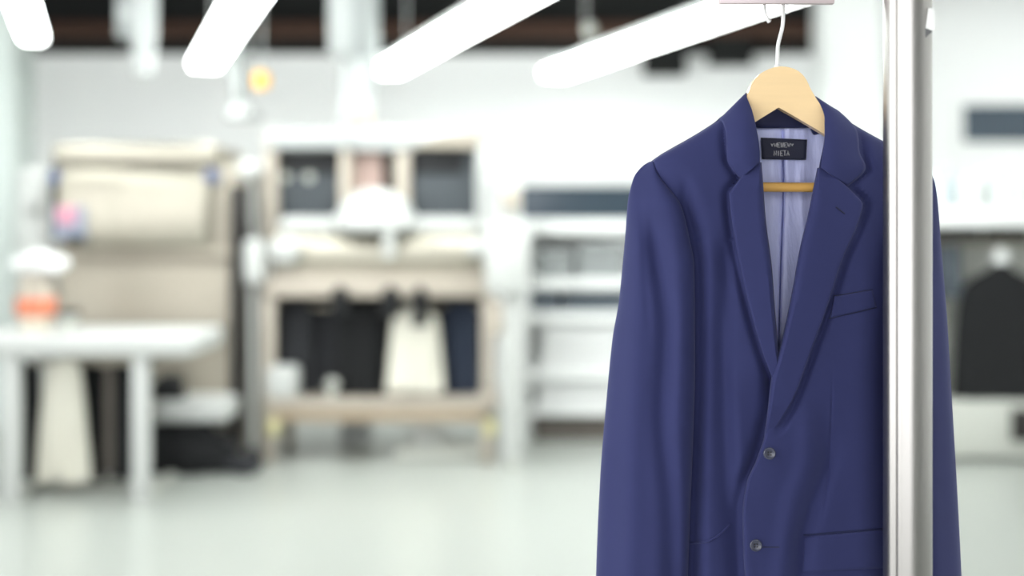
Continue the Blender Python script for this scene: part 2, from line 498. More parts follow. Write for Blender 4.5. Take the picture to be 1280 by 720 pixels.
pp = [(863, 679), (872, 678.5), (884, 677), (895, 671), (904, 664), (912, 656)]
bm = bmesh.new()
tube(bm, [J(p.x, p.y, base(p.x, p.y)-groove(p.x, p.y, True)-.0022) for p in cr([(a, b, 0) for a, b in pp], 5)], .0017, 6); obj('pocket_piping', bm, M['navy'], jk)
# lapel buttonhole and front buttonhole
def lapd(x, y): return base(x, y, True)-.0150
bm = bmesh.new(); tube(bm, [J(x, 259+(x-1045)*.75, lapd(x, 262)) for x in steps(1045, 1056, 2)], .0009, 6); obj('buttonhole', bm, M['thread'], jk)
bm = bmesh.new(); tube(bm, [J(x, 684, front(x, 684)-.001) for x in steps(953, 974, 3)], .0007, 6); obj('buttonhole', bm, M['thread'], jk)
def button(px, py):
    c = J(px, py, front(px, py)-.0045)
    bm = bmesh.new()
    R = .0088
    lathe(bm, c, [(R*.6, .004), (R*.95, .003), (R, .0012), (R*.98, -.0002), (R*.86, -.0010), (R*.72, -.0004), (R*.6, .0004), (R*.001, .0006)], 32, 'y')
    b = obj('button', bm, M['button'], jk, label='dark horn button')
    bm = bmesh.new()
    for sx in (-1, 1):
        for sz in (-1, 1):
            lathe(bm, c+Vector((sx*.0019, 0, sz*.0019)), [(.0011, .001), (.0011, -.0001)], 10, 'y')
    obj('button_holes', bm, M['holes'], b)
button(962, 567); button(945, 682)

# maker's label on the lining
def lind(x, y):
    return .040-.05*sstep(200, 460, y)-.0045
tl = [(951, 172), (1009, 174.5), (1007.5, 200), (952.5, 199)]
rows = []
for j in range(9):
    v = j/8; row = []
    for i in range(13):
        u = i/12
        p = Vector(tl[0]).lerp(Vector(tl[1]), u).lerp(Vector(tl[3]).lerp(Vector(tl[2]), u), v)
        row.append(J(p.x, p.y, .030))
    rows.append(row)
bm = bmesh.new(); grid(bm, rows)
lab = solid(obj('maker_label', bm, M['label'], jk, label='small black woven label with pale lettering'), .001, 0)
bm = bmesh.new()
def strokes(chs, x0, y0, w, h, gap, hf):
    x = x0
    for i, ch in enumerate(chs):
        hh = hf(i/(len(chs)-1))*h
        for seg in ch:
            pts = [J(x+a*w, y0-(b-.5)*hh, .0288) for a, b in seg]
            tube(bm, pts, .00042, 5)
        x += w+gap
A_ = [[(0, 0), (.5, 1), (1, 0)], [(.2, .4), (.8, .4)]]; E_ = [[(1, 1), (0, 1), (0, 0), (1, 0)], [(0, .5), (.8, .5)]]
W_ = [[(0, 1), (.25, 0), (.5, .8), (.75, 0), (1, 1)]]; Y_ = [[(0, 1), (.5, .45), (1, 1)], [(.5, .45), (.5, 0)]]
T_ = [[(0, 1), (1, 1)], [(.5, 1), (.5, 0)]]; H_ = [[(0, 1), (0, 0)], [(1, 1), (1, 0)], [(0, .5), (1, .5)]]; N_ = [[(0, 0), (0, 1), (1, 0), (1, 1)]]; I_ = [[(.5, 0), (.5, 1)]]
strokes([Y_, W_, E_, W_, E_, W_, Y_], 963.5, 181.2, 3.2, 5.6, 1.0, lambda t: .55+.45*math.sin(PI*t))
strokes([N_, I_, E_, T_, A_], 967.5, 191.5, 3.0, 6.0, 1.0, lambda t: 1)
obj('label_lettering', bm, M['labeltext'], lab)

# ================================================================ HANGER
hg = empty('wooden_hanger', J(972, 150, 0), 'pale varnished wooden coat hanger carrying the navy jacket', 'hanger')
up = cr([(836, 214, 0), (850, 202, 0), (875, 186, 0), (905, 164, 0), (925, 138, 0), (934, 117, 0), (940, 103, 0), (952, 91, 0), (972, 84, 0), (991, 87, 0), (1004, 97, 0), (1015, 118, 0), (1031, 141, 0), (1050, 162, 0), (1080, 184, 0), (1112, 202, 0), (1134, 219, 0)], 5)
lo = cr([(1134, 240, 0), (1124, 238, 0), (1120, 226, 0), (1095, 207, 0), (1060, 187, 0), (1030, 169, 0), (1000, 151, 0), (972, 135, 0)], 5)[:-1]+cr([(972, 135, 0), (943, 153, 0), (905, 178, 0), (870, 200, 0), (850, 214, 0), (848, 238, 0), (838, 240, 0)], 5)
bm = bmesh.new()
HB = .006
fr = [bm.verts.new(J(p.x, p.y, 0)+Vector((0, -.008, 0))) for p in up+lo]
f = bm.faces.new(fr)
bmesh.ops.triangulate(bm, faces=[f])
ext = bmesh.ops.extrude_face_region(bm, geom=bm.faces[:])
for v in ext['geom']:
    if isinstance(v, bmesh.types.BMVert): v.co.y += .016
bmesh.ops.recalc_face_normals(bm, faces=bm.faces)
ho = obj('hanger_body', bm, M['wood'], hg)
bv = ho.modifiers.new('round', 'BEVEL'); bv.width = .0028; bv.segments = 3; bv.limit_method = 'ANGLE'; bv.angle_limit = math.radians(50)
bm = bmesh.new(); tube(bm, [J(x, 234+(x-985)*.004, .0) for x in (842, 900, 985, 1060, 1129)], .0072, 20); obj('trouser_bar', bm, M['barwood'], hg, label='orange-toned trouser bar')
hp = [(972, 92, 0), (972, 70, 0), (972.5, 57, 0), (975, 46, 0), (978, 34, 0), (979, 20, 0), (979, 6, 0), (977, -8, 0), (967, -19, 0), (957, -10, 0), (955.5, 2, 0), (956.5, 16, 0), (961.5, 28, 0)]
bm = bmesh.new(); pts = [J(p.x, p.y, 0) for p in cr(hp, 6)]
tube(bm, pts, .0028, 12); obj('hook', bm, M['hook'], hg, label='white wire hook')
bm = bmesh.new(); lathe(bm, J(972, 84, 0), [(.006, -.002), (.006, .001), (.004, .003), (.003, .004)], 16); obj('hook_ferrule', bm, M['hook'], hg)

# ================================================================ GARMENT RACK
rk = empty('garment_rack', at(1134, HY, 1.66).xyz*Vector((1, 1, 0)) if False else Vector((at(1134, 0, 1.66).x, 1.66, 0)), 'brushed steel garment rack upright standing in front of the navy jacket', 'clothes rack')
X0 = at(1134.5, 0, 1.66).x
def prof_pole(bm, z0, z1):
    # round tube with a flat slotted channel on its left side
    R = .0325; ring0 = []; ring1 = []
    N_seg = 72
    for k in range(N_seg):
        a = 2*PI*k/N_seg
        r = R
        da = (a-math.radians(221)+PI) % (2*PI)-PI      # groove facing the viewer, left of centre
        r -= .0035*math.exp(-(da/.085)**2)
        x, y = r*math.cos(a), r*math.sin(a)
        ring0.append(bm.verts.new((X0+x, 1.66+y, z0))); ring1.append(bm.verts.new((X0+x, 1.66+y, z1)))
    for k in range(N_seg):
        bm.faces.new((ring0[k], ring0[(k+1) % N_seg], ring1[(k+1) % N_seg], ring1[k]))
    bm.faces.new(ring0[::-1]); bm.faces.new(ring1)
bm = bmesh.new(); prof_pole(bm, .06, 1.86); obj('upright', bm, M['steel_pole'], rk)
bm = bmesh.new(); lathe(bm, (X0, 1.66, 1.86), [(.034, 0), (.034, .008), (.026, .016), (.001, .018)], 32); obj('end_cap', bm, M['plastic'], rk)
bm = bmesh.new(); box(bm, X0-.04, X0+.04, 1.40, 2.15, .02, .06, .008); obj('foot', bm, M['steel_pole'], rk)
for yy in (1.44, 2.11):
    bm = bmesh.new(); tube(bm, [(X0-.018, yy, .024), (X0+.018, yy, .024)], .024, 20); obj('wheel', bm, M['dark_seam'], rk)
bm = bmesh.new(); box(bm, .25, X0+.04, 1.742, 1.772, 1.765, 1.80, .004); obj('top_rail', bm, M['steel_pole'], rk)
bm = bmesh.new(); box(bm, X0-.04, X0+.04, 1.62, 1.778, 1.757, 1.808, .006); obj('rail_clamp', bm, M['plastic'], rk)
a = at(899, 5, 1.775); b = at(1043, 5.5, 1.775)
bm = bmesh.new(); box(bm, a.x, b.x, 1.772, 1.784, a.z, 1.80, .002); obj('hanging_plate', bm, M['mauve'], rk, label='pale mauve plate under the top rail')
c = J(967, -9, 0)
bm = bmesh.new(); tube(bm, [(c.x, 1.782, c.z), (c.x, 1.86, c.z)], .0085, 20); obj('hanging_peg', bm, M['steel_pole'], rk)
# small white latch on the right side of the upright
bm = bmesh.new()
q = [at(px, py, 1.630) for px, py in [(1161, 10), (1168, 11), (1170, 37), (1167, 39), (1157, 35)]]
f0 = [bm.verts.new(p) for p in q]; f1 = [bm.verts.new(p+Vector((0, .034, 0))) for p in q]
bm.faces.new(f0); bm.faces.new(f1[::-1])
for i in range(5): bm.faces.new((f0[i], f0[(i+1) % 5], f1[(i+1) % 5], f1[i]))
obj('latch', bm, M['plastic'], rk, smooth=False, label='small white plastic latch')
bm = bmesh.new()
q = [at(px, py, 1.631) for px, py in [(1154, 34), (1166, 39), (1157, 47), (1154, 47)]]
f0 = [bm.verts.new(p) for p in q]; f1 = [bm.verts.new(p+Vector((0, .030, 0))) for p in q]
bm.faces.new(f0); bm.faces.new(f1[::-1])
for i in range(4): bm.faces.new((f0[i], f0[(i+1) % 4], f1[(i+1) % 4], f1[i]))
obj('latch_bracket', bm, M['groove'], rk, smooth=False)

# ================================================================ ROOM
def struct(name, bm, m):
    o = obj(name, bm, m, smooth=False); o['kind'] = 'structure'; return o
WY = 9.6
bm = bmesh.new(); box(bm, -5.2, 5.2, -3.5, WY+.1, -.1, 0); struct('floor', bm, M['floor'])
bm = bmesh.new(); box(bm, -5.2, 5.2, -3.5, WY+.1, 3.5, 3.6); struct('ceiling', bm, M['dark'])
zt = at(0, 68, WY).z
xs = at(1035, 0, WY).x
bm = bmesh.new(); box(bm, -5.2, xs, WY, WY+.15, 0, zt); box(bm, xs, 5.2, WY, WY+.15, 0, 3.5); struct('wall_back', bm, M['wallw'])
bm = bmesh.new(); box(bm, -5.2, xs, WY+.04, WY+.15, zt, 3.5); struct('wall_back_upper', bm, M['dark'])
bm = bmesh.new(); box(bm, -5.35, -5.2, 3.2, WY+.15, 0, 3.5); struct('wall_left', bm, M['wallw'])
bm = bmesh.new(); box(bm, 5.2, 5.35, -3.5, WY+.15, 0, 3.5); struct('wall_right', bm, M['wallw'])
bm = bmesh.new(); box(bm, .8, 5.2, -3.65, -3.5, 0, 3.5); struct('wall_front_light_block', bm, M['wallw'])  # unseen part wall, added to cut the flat frontal light
a = at(0, 27, 9.4); b = at(0, 45, 9.4)
bm = bmesh.new(); box(bm, -5.2, xs, 9.4, 9.58, b.z, a.z, .01); struct('beam_timber', bm, M['brown'])
a = at(1030, 0, 8.9); b = at(1104, 0, 8.9)
bm = bmesh.new(); box(bm, a.x, b.x, 8.9, 9.3, 0, 3.5, .03); struct('pillar_right', bm, M['white'])
a = at(-30, 0, 8.2); b = at(17, 0, 8.2)
bm = bmesh.new(); box(bm, a.x, b.x, 8.2, 8.6, 0, 3.5, .03); struct('pillar_left', bm, M['wallg'])
# dark girder pieces crossing under the roof near the pillar
for i, (p0, q0, p1, q1) in enumerate([(806, 40, 858, 92), (888, 40, 942, 80)]):
    bm = bmesh.new(); pbox(bm, p0, q0, p1, q1, 9.42, .16, .01); struct('beam_end', bm, M['dark'])
def window(n, px0, py0, px1, py1, d):
    bm = bmesh.new(); pbox(bm, px0, py0, px1, py1, d-.02, .02, 0); g = struct('window_%d' % n, bm, M['window'])
    bm = bmesh.new()
    a = at(px0, py0, d); b = at(px1, py1, d)
    for (x0, x1, z0, z1) in ((a.x-.05, a.x, b.z-.05, a.z+.05), (b.x, b.x+.05, b.z-.05, a.z+.05), (a.x, b.x, a.z, a.z+.05), (a.x, b.x, b.z-.05, b.z)):
        box(bm, x0, x1, d-.05, d-.001, z0, z1, .004)
    fo = obj('window_frame', bm, M['white'], g, smooth=False)
window(1, 650, 232, 850, 274, WY); window(2, 1202, 132, 1330, 178, WY)

# ================================================================ CEILING LIGHTS
dirv = Vector(((125-640)/F, 1, 0)).normalized(); side = Vector((dirv.y, -dirv.x, 0))
def light(px, py, L, label, w=.19, h=2.5):
    d = (h-EYE)*F/(HY-py); e = at(px, py, d)
    root = empty('strip_light', e, label, 'ceiling light', 'strip lights hung under the dark roof')
    n = e-dirv*L
    def prism(bm, w, z0, z1, a, b):
        vs = [p+side*s*w/2+Vector((0, 0, z)) for p in (a, b) for s, z in ((-1, z0), (1, z0), (1, z1), (-1, z1))]
        v = [bm.verts.new(q) for q in vs]
        for f in ((0, 1, 2, 3), (7, 6, 5, 4), (0, 4, 5, 1), (1, 5, 6, 2), (2, 6, 7, 3), (3, 7, 4, 0)): bm.faces.new([v[i] for i in f])
    bm = bmesh.new(); prism(bm, w, -.035, .03, e, n); bmesh.ops.bevel(bm, geom=bm.edges[:], offset=.012, segments=2, affect='EDGES'); obj('diffuser', bm, M['tube'], root)
    bm = bmesh.new(); prism(bm, w*.7, .03, .075, e-dirv*.02, n+dirv*.02); obj('housing', bm, M['housing'], root, smooth=False)
    for t in (.12, .88):
        p = e.lerp(n, t)
        bm = bmesh.new(); tube(bm, [p+Vector((0, 0, .07)), Vector((p.x, p.y, 3.5))], .004, 6); obj('suspension_cable', bm, M['housing'], root)
light(42, 46, 3.4, 'short strip light at the far upper left, leftmost of the four', .13)
light(256, 80, 4.6, 'steep strip light above the left steel cabinet')
light(484, 88, 4.8, 'strip light rising to the right above the pressing machine')
light(692, 92, 5.0, 'longest strip light ending just above the jacket hanger')
def added_strip(x, y, label):  # unseen fixtures added to brighten the jacket, side bays and back wall
    root = empty('strip_light', (x, y, 3.2), label, 'ceiling light', 'added strip lights out of view')
    bm = bmesh.new(); box(bm, x-.1, x+.1, y-1.2, y+1.2, 3.17, 3.24, .015); obj('diffuser', bm, M['tube'], root)
    bm = bmesh.new(); box(bm, x-.07, x+.07, y-1.19, y+1.19, 3.24, 3.29, .005); obj('housing', bm, M['housing'], root)
    bm = bmesh.new(); tube(bm, [(x, y, 3.285), (x, y, 3.5)], .01, 8); obj('suspension_cable', bm, M['housing'], root)
for x in (-3.4, -1.6, 1.6, 3.4): added_strip(x, 1.4, 'added strip light over the front of the shop, outside the photo')
for x, y in ((3.7, 5.0), (3.9, 7.6), (-4.6, 5.6)): added_strip(x, y, 'added strip light brightening the side of the shop, outside the photo')
for x in (-3.2, -.9, 1.4): added_strip(x, 6.0, 'added strip light high over the machines, outside the photo')
# small round lamp under the roof
c = at(737, 36, 8.0)
sp = empty('globe_lamp', c, 'small grey globe lamp under the dark roof between two strip lights', 'lamp')
bm = bmesh.new(); blob(bm, c, .045, .045, .045); obj('globe', bm, M['grey_cloth'] if False else M['greylam'], sp)
bm = bmesh.new(); tube(bm, [c+Vector((0, 0, .04)), Vector((c.x, c.y, 3.5))], .006, 8); obj('stem', bm, M['dark_seam'], sp)

# ================================================================ BACKGROUND GARMENTS
def garment(name, px0, px1, py0, py1, d, m, label, cat, group=None, thick=.05, taper=.82, waves=3, split=0, seed=1, shoulder=.06):
    a = at(px0, py0, d); b = at(px1, py1, d)
    cx = (a.x+b.x)/2; W = (b.x-a.x)/2; H = a.z-b.z
    rows = []
    nr = 30; nk = 64
    for i in range(nr+1):
        v = i/nr; z = a.z-H*v
        wv = W*(taper+(1-taper)*v**.7)*min(1, math.sqrt(max(.02, v/shoulder)) if v < shoulder else 1)
        tv = thick*(.35+.65*min(1, v*2.5))
        if v < .02: tv *= .4
        ring = []
        for k in range(nk):
            an = 2*PI*k/nk
            x = wv*math.copysign(abs(math.cos(an))**.8, math.cos(an)); y = tv*math.sin(an)
            y *= 1+.35*v*math.sin(waves*PI*x/W+seed*1.7)
            y += .012*v*noise.noise(Vector((x*9, v*3, seed)))
            zz = z
            if split and v > .8: zz += .05*H*(v-.8)*5*math.exp(-(x/(W*.12))**2)*1.4
            zz += .012*H*v*math.sin(5*x/W+seed) if v > .9 else 0
            ring.append(Vector((cx+x, d+y, zz)))
        rows.append(ring)
    bm = bmesh.new()
    V = [[bm.verts.new(p) for p in r] for r in rows]
    for i in range(nr):
        for j in range(nk):
            bm.faces.new((V[i][j], V[i][(j+1) % nk], V[i+1][(j+1) % nk], V[i+1][j]))
    bm.faces.new(V[0][::-1]); bm.faces.new(V[-1])
    o = obj(name, bm, m)
    return tag(o, label, cat, group)

# ================================================================ WORK TABLE
TD = 5.96
tx0 = at(-60, 0, TD).x; tx1 = at(240, 0, TD).x; tz = at(0, 419, TD).z; tzb = at(0, 447, TD).z
tb = empty('work_table', (tx0*.5+tx1*.5, TD+.3, 0), 'white worktable in front of the steel cabinet at the left', 'table')
bm = bmesh.new(); box(bm, tx0, tx1, TD, TD+.66, tzb, tz, .03, 3); obj('table_top', bm, M['mach_white'], tb)
for px in (9, 172):
    x = at(px, 0, TD).x
    bm = bmesh.new(); box(bm, x-.042, x+.042, TD+.03, TD+.10, .03, tzb+.01, .01); lathe(bm, (x, TD+.065, 0), [(.045, 0), (.045, .02), (.02, .035)], 16); obj('leg', bm, M['mach_white'], tb)
    bm = bmesh.new(); box(bm, x-.03, x+.03, TD+.08, TD+.6, 0, .04, .01); obj('foot', bm, M['greylam'], tb)
x = at(9, 0, TD).x; x2 = at(172, 0, TD).x
bm = bmesh.new(); tube(bm, [(x, TD+.33, tzb-.06), (x2, TD+.33, tzb-.06)], .014, 10); 
for xx in (x+.02, x2-.02): tube(bm, [(xx, TD+.33, tzb-.06), (xx, TD+.33, tzb+.02)], .012, 8)
obj('hanging_rail', bm, M['steel_b'], tb)
GD = TD+.33
zr = tzb-.05
def py_of(z, d): return HY-(z-EYE)*F/d
ptop = py_of(zr, GD)
gs = [(10, 52, 'black_cloth', 'trousers', 'black trousers hanging under the white table by its left leg'),
      (80, 132, 'black_cloth', 'trousers', 'black trousers hanging just right of the cream garment under the table'),
      (131, 143, 'taupe_cloth', 'trousers', 'narrow grey-brown trousers among black ones under the white table'),
      (138, 170, 'black_cloth', 'trousers', 'black trousers hanging under the white table by its right leg')]
for i, (a_, b_, m_, nm, lb) in enumerate(gs):
    garment(nm, a_, b_, ptop, 598 if m_ != 'taupe_cloth' else 590, GD+.02+.05*(i % 2), M[m_], lb, 'trousers', 'trousers under the white table', thick=.05, waves=2, seed=i, taper=.95)
garment('trousers', 36, 50, ptop, 592, GD+.12, M['char_cloth'], 'charcoal trousers hanging left of the cream garment under the table', 'trousers', 'trousers under the white table', thick=.04, taper=.95)
garment('cream_garment', 45, 114, ptop-3, 600, GD-.10, M['cream_cloth'], 'long cream garment hanging under the white table among dark trousers', 'garment', thick=.06, waves=4, split=1, taper=.55, seed=3)
# things on the table
c = at(45, 419, 6.3); c.z = tz
cn = empty('canister', c, 'cream canister with an orange band standing on the white table', 'canister')
r = 24*6.3/F
bm = bmesh.new(); lathe(bm, c, [(r*.72, 0), (r*.75, .01), (r*.75, .07), (r*.98, .078)], 28); obj('base', bm, M['creamp'], cn)
bm = bmesh.new(); lathe(bm, c, [(r*.98, .074), (r, .08), (r, .165), (r*.96, .172)], 28); obj('orange_band', bm, M['orange'], cn, label='orange paper band')
bm = bmesh.new(); lathe(bm, c, [(r*.95, .168), (r*.85, .19), (r*.8, .28), (r*.7, .30)], 28); obj('neck', bm, M['beige'], cn)
ctop = c.z+.29
bm = bmesh.new(); cc = Vector((at(50, 0, 6.3).x, 6.3, ctop+.055)); blob(bm, cc, .14, .12, .055, .5, 4, -.045); blob(bm, cc+Vector((.05, -.02, .0)), .09, .1, .055, .5, 3, -.045)
tag(obj('folded_cloth', bm, M['white_cloth']), 'crumpled white cloth lying on top of the orange-banded canister', 'cloth')
c = at(85, 419, 6.12); c.z = tz
cp = empty('cup', c, 'small grey cup with a dark rim standing on the white table', 'cup')
bm = bmesh.new(); lathe(bm, c, [(.036, 0), (.04, .01), (.05, .09)], 24); obj('cup_body', bm, M['greylam'], cp)
bm = bmesh.new(); lathe(bm, c+Vector((0, 0, .09)), [(.056, 0), (.056, .025), (.045, .03)], 24); obj('lid', bm, M['dark_seam'], cp)

# ================================================================ STEEL CABINET (left)
CD = 6.95
def cx(px): return at(px, 0, CD).x
def cz(py): return at(0, py, CD).z
cb = empty('pressing_cabinet', (cx(182), CD+.4, 0), 'tall stainless steel pressing cabinet behind the white table', 'machine')
bm = bmesh.new(); box(bm, cx(66), cx(300), CD+.06, CD+.8, .04, cz(205), .02); obj('cabinet_body', bm, M['steel_b'], cb)
bm = bmesh.new(); box(bm, cx(64), cx(268), CD, CD+.82, cz(206), cz(179), .03, 3); obj('top_cover', bm, M['steel'], cb)
# bowed front hood
bm = bmesh.new(); rows = []
for i in range(21):
    v = i/20; z = cz(214)+(cz(308)-cz(214))*v
    rows.append([Vector((cx(76)+(cx(262)-cx(76))*k/24, CD+.045-.075*math.sin(PI*(v*.9+.05))**.35-.03*math.cos((k/12-1)*PI/2)-.012*math.exp(-((k-11)/1.6)**2), z)) for k in range(25)])
grid(bm, rows); solid(obj('front_hood', bm, M['steel'], cb), .02, -1)
bm = bmesh.new(); box(bm, cx(76), cx(292), CD-.01, CD+.08, cz(322), cz(309), .01); obj('hood_lip', bm, M['steel_b'], cb)
bm = bmesh.new(); box(bm, cx(80), cx(288), CD+.02, CD+.08, .12, cz(330), .015); obj('lower_door', bm, M['steel_b'], cb)
bm = bmesh.new(); box(bm, cx(287), cx(300), CD-.01, CD+.07, .1, cz(232), .005); obj('door_seal', bm, M['dark_seam'], cb)
bm = bmesh.new(); box(bm, cx(58), cx(66), CD+.05, CD+.2, cz(300), cz(206), .008); obj('side_rail', bm, M['dark_seam'], cb)
for px, py in ((68, 222), (262, 220)):
    p = at(px, py, CD-.03); bm = bmesh.new(); lathe(bm, p, [(.03, .07), (.034, 0), (.03, -.012), (.001, -.015)], 24, 'y'); k = obj('knob', bm, M['blue'], cb, label='dark blue round knob')
    bm = bmesh.new(); lathe(bm, p+Vector((0, .03, 0)), [(.046, 0), (.046, .05)], 24, 'y'); obj('knob_ring', bm, M['bluegrey'], k)
pd = empty
bm = bmesh.new(); pbox(bm, 66, 258, 106, 300, CD-.085, .05, .012); o = obj('control_plate', bm, M['bluegrey'], cb)
bm = bmesh.new(); pbox(bm, 71, 258, 93, 280, CD-.10, .02, .006); obj('sticker', bm, M['red'], o, label='pink sticker')
bm = bmesh.new(); pbox(bm, 84, 294, 101, 307, CD-.10, .04, .008); obj('switch', bm, M['dark_seam'], o)
for px in (74, 290):
    bm = bmesh.new(); lathe(bm, (cx(px), CD+.15, 0), [(.03, 0), (.03, .045)], 12); obj('foot', bm, M['dark_seam'], cb)
bm = bmesh.new(); box(bm, at(183, 0, 6.5).x, at(276, 0, 6.5).x, 6.62, CD+.1, at(0, 533, 6.5).z, at(0, 506, 6.5).z, .025, 3); obj('side_tray', bm, M['mach_white'], cb, label='white low tray sticking out in front')
z = at(0, 506, 6.5).z
bm = bmesh.new(); blob(bm, (at(203, 0, 6.6).x, 6.75, z+.045), .085, .08, .09, .5, 3, -.045)
tag(obj('cap', bm, M['black_cloth']), 'small black cap resting on the low white tray', 'cap')
bm = bmesh.new(); 
x0 = at(182, 0, 6.7).x; x1 = at(284, 0, 6.7).x
blob(bm, (x0*.6+x1*.4, 6.74, .12), .22, .12, .17, .45, 4, -.118); blob(bm, (x0*.25+x1*.75, 6.75, .1), .17, .12, .12, .5, 4, -.098)
tag(obj('laundry_bag', bm, M['black_cloth']), 'slumped black laundry bag on the floor right of the white table', 'bag')
bm = bmesh.new(); blob(bm, (at(305, 0, 6.75).x, 6.72, .045), .1, .09, .06, .5, 3, -.044)
tag(obj('cloth_bundle', bm, M['char_cloth']), 'small dark cloth bundle on the floor at the steel cabinet corner', 'cloth')
# white side objects left of the cabinet
g = empty('steam_boiler', (at(38, 0, 7.3).x, 7.5, 0), 'white upright boiler cylinder left of the steel cabinet', 'boiler')
bm = bmesh.new(); lathe(bm, (at(36, 0, 7.3).x, 7.5, 0), [(.13, .0), (.14, .03), (.14, cz(215)), (.12, cz(205)), (.04, cz(198)), (.001, cz(197))], 32); obj('tank', bm, M['mach_white'], g)
bm = bmesh.new(); blob(bm, (at(36, 0, 7.3).x, 7.36, at(0, 258, 7.35).z), .05, .04, .05); obj('gauge', bm, M['mach_white'], g)

# ================================================================ PRESSING MACHINE (centre)
MD = 7.0
def mx_(px): return at(px, 0, MD).x
def mz(py): return at(0, py, MD).z
mc = empty('pressing_machine', (mx_(470), MD+.35, 0), 'cream and steel garment pressing machine in the middle of the shop', 'machine')
def part(name, px0, py0, px1, py1, y0, dep, m, bev=.01, par=None, label=None):
    bm = bmesh.new(); pbox(bm, px0, py0, px1, py1, MD+y0, dep, bev); return obj(name, bm, m, par or mc, label=label)
# frame
for px0, px1 in ((328, 343), (602, 616)):
    for y0 in (0, .6):
        bm = bmesh.new(); box(bm, mx_(px0), mx_(px1), MD+y0, MD+y0+.06, 0, mz(370), .008); obj('leg', bm, M['beige'], mc)
part('back_plate', 330, 160, 600, 300, .5, .06, M['mach_white'])
part('frame_post', 330, 165, 345, 300, .1, .42, M['beige'])
part('frame_post', 424, 165, 438, 300, .1, .42, M['beige'])
part('frame_post', 494, 165, 512, 300, .1, .42, M['beige'])
part('frame_post', 595, 168, 604, 300, .1, .42, M['mach_white'])
part('header', 332, 160, 440, 186, .06, .44, M['duct'], .02)
part('header', 436, 164, 520, 188, .08, .44, M['duct'], .02)
s = part('control_screen', 345, 187, 424, 273, .2, .3, M['slate'])
part('screen_top', 346, 188, 423, 216, .18, .03, M['glass_dark'], par=s)
for px in (356, 386): 
    bm = bmesh.new(); lathe(bm, at(px, 221, MD+.19), [(.028, .03), (.03, 0), (.02, -.01), (.001, -.012)], 20, 'y'); obj('dial', bm, M['greylam'], s)
part('inner_panel', 438, 188, 478, 245, .25, .2, M['pink'], label='pale pink inner panel')
part('inner_slot', 478, 190, 494, 238, .3, .2, M['dark_seam'])
s = part('side_screen', 513, 186, 596, 273, .16, .34, M['slate'])
part('screen_top', 514, 187, 580, 216, .14, .03, M['glass_dark'], par=s)
# slanted hood over the right screen
bm = bmesh.new()
q = [(512, 184), (552, 168), (600, 163), (600, 185)]
f0 = [bm.verts.new(at(a, b, MD+.05)) for a, b in q]; f1 = [bm.verts.new(v.co+Vector((0, .45, 0))) for v in f0]
bm.faces.new(f0); bm.faces.new(f1[::-1])
for i in range(4): bm.faces.new((f0[i], f0[(i+1) % 4], f1[(i+1) % 4], f1[i]))
obj('slanted_hood', bm, M['steel_b'], mc, smooth=False)
# press head
c = at(470, 268, MD+.1)
bm = bmesh.new(); lathe(bm, c, [(.05, .15), (.12, .13), (.20, .06), (.245, -.02), (.25, -.07), (.23, -.10), (.001, -.11)], 36); obj('press_head', bm, M['mach_white'], mc, label='white domed press head')
bm = bmesh.new(); box(bm, c.x-.07, c.x+.07, c.y-.22, c.y-.1, c.z+.03, c.z+.06, .01); obj('head_slot', bm, M['dark_seam'], mc)
bm = bmesh.new(); tube(bm, [at(486, 285, MD-.08), at(486, 322, MD-.08)], .035, 16); obj('handle', bm, M['mach_white'], mc)
# pad, drum, ledge
bm = bmesh.new()
a = at(345, 283, MD+.1); b = at(598, 283, MD+.1)
lathe(bm, (a.x, MD+.13, a.z), [(.02, 0), (.055, .03), (.06, .1), (.06, b.x-a.x-.1), (.055, b.x-a.x-.03), (.02, b.x-a.x)], 20, 'x'); obj('padded_bar', bm, M['mach_white'], mc)
a = at(338, 318, MD+.1); b = at(604, 318, MD+.1)
lathe_b = bmesh.new(); lathe(lathe_b, (a.x, MD+.14, a.z), [(.09, 0), (.135, .02), (.14, .05), (.14, b.x-a.x-.05), (.135, b.x-a.x-.02), (.09, b.x-a.x)], 32, 'x'); obj('drum', lathe_b, M['steel'], mc)
part('ledge', 330, 345, 618, 372, -.02, .66, M['beige'], .015)
part('ledge_top', 338, 331, 606, 346, .02, .6, M['steel_b'], .01)
bm = bmesh.new(); blob(bm, at(356, 314, MD-.05), .09, .07, .09); obj('highlight_blob', bm, M['mach_white'], mc)  # pale blob standing in for a highlight at the drum's left end
bm = bmesh.new(); blob(bm, at(599, 310, MD-.05), .075, .07, .055); obj('highlight_blob', bm, M['mach_white'], mc)  # same highlight stand-in at the right end
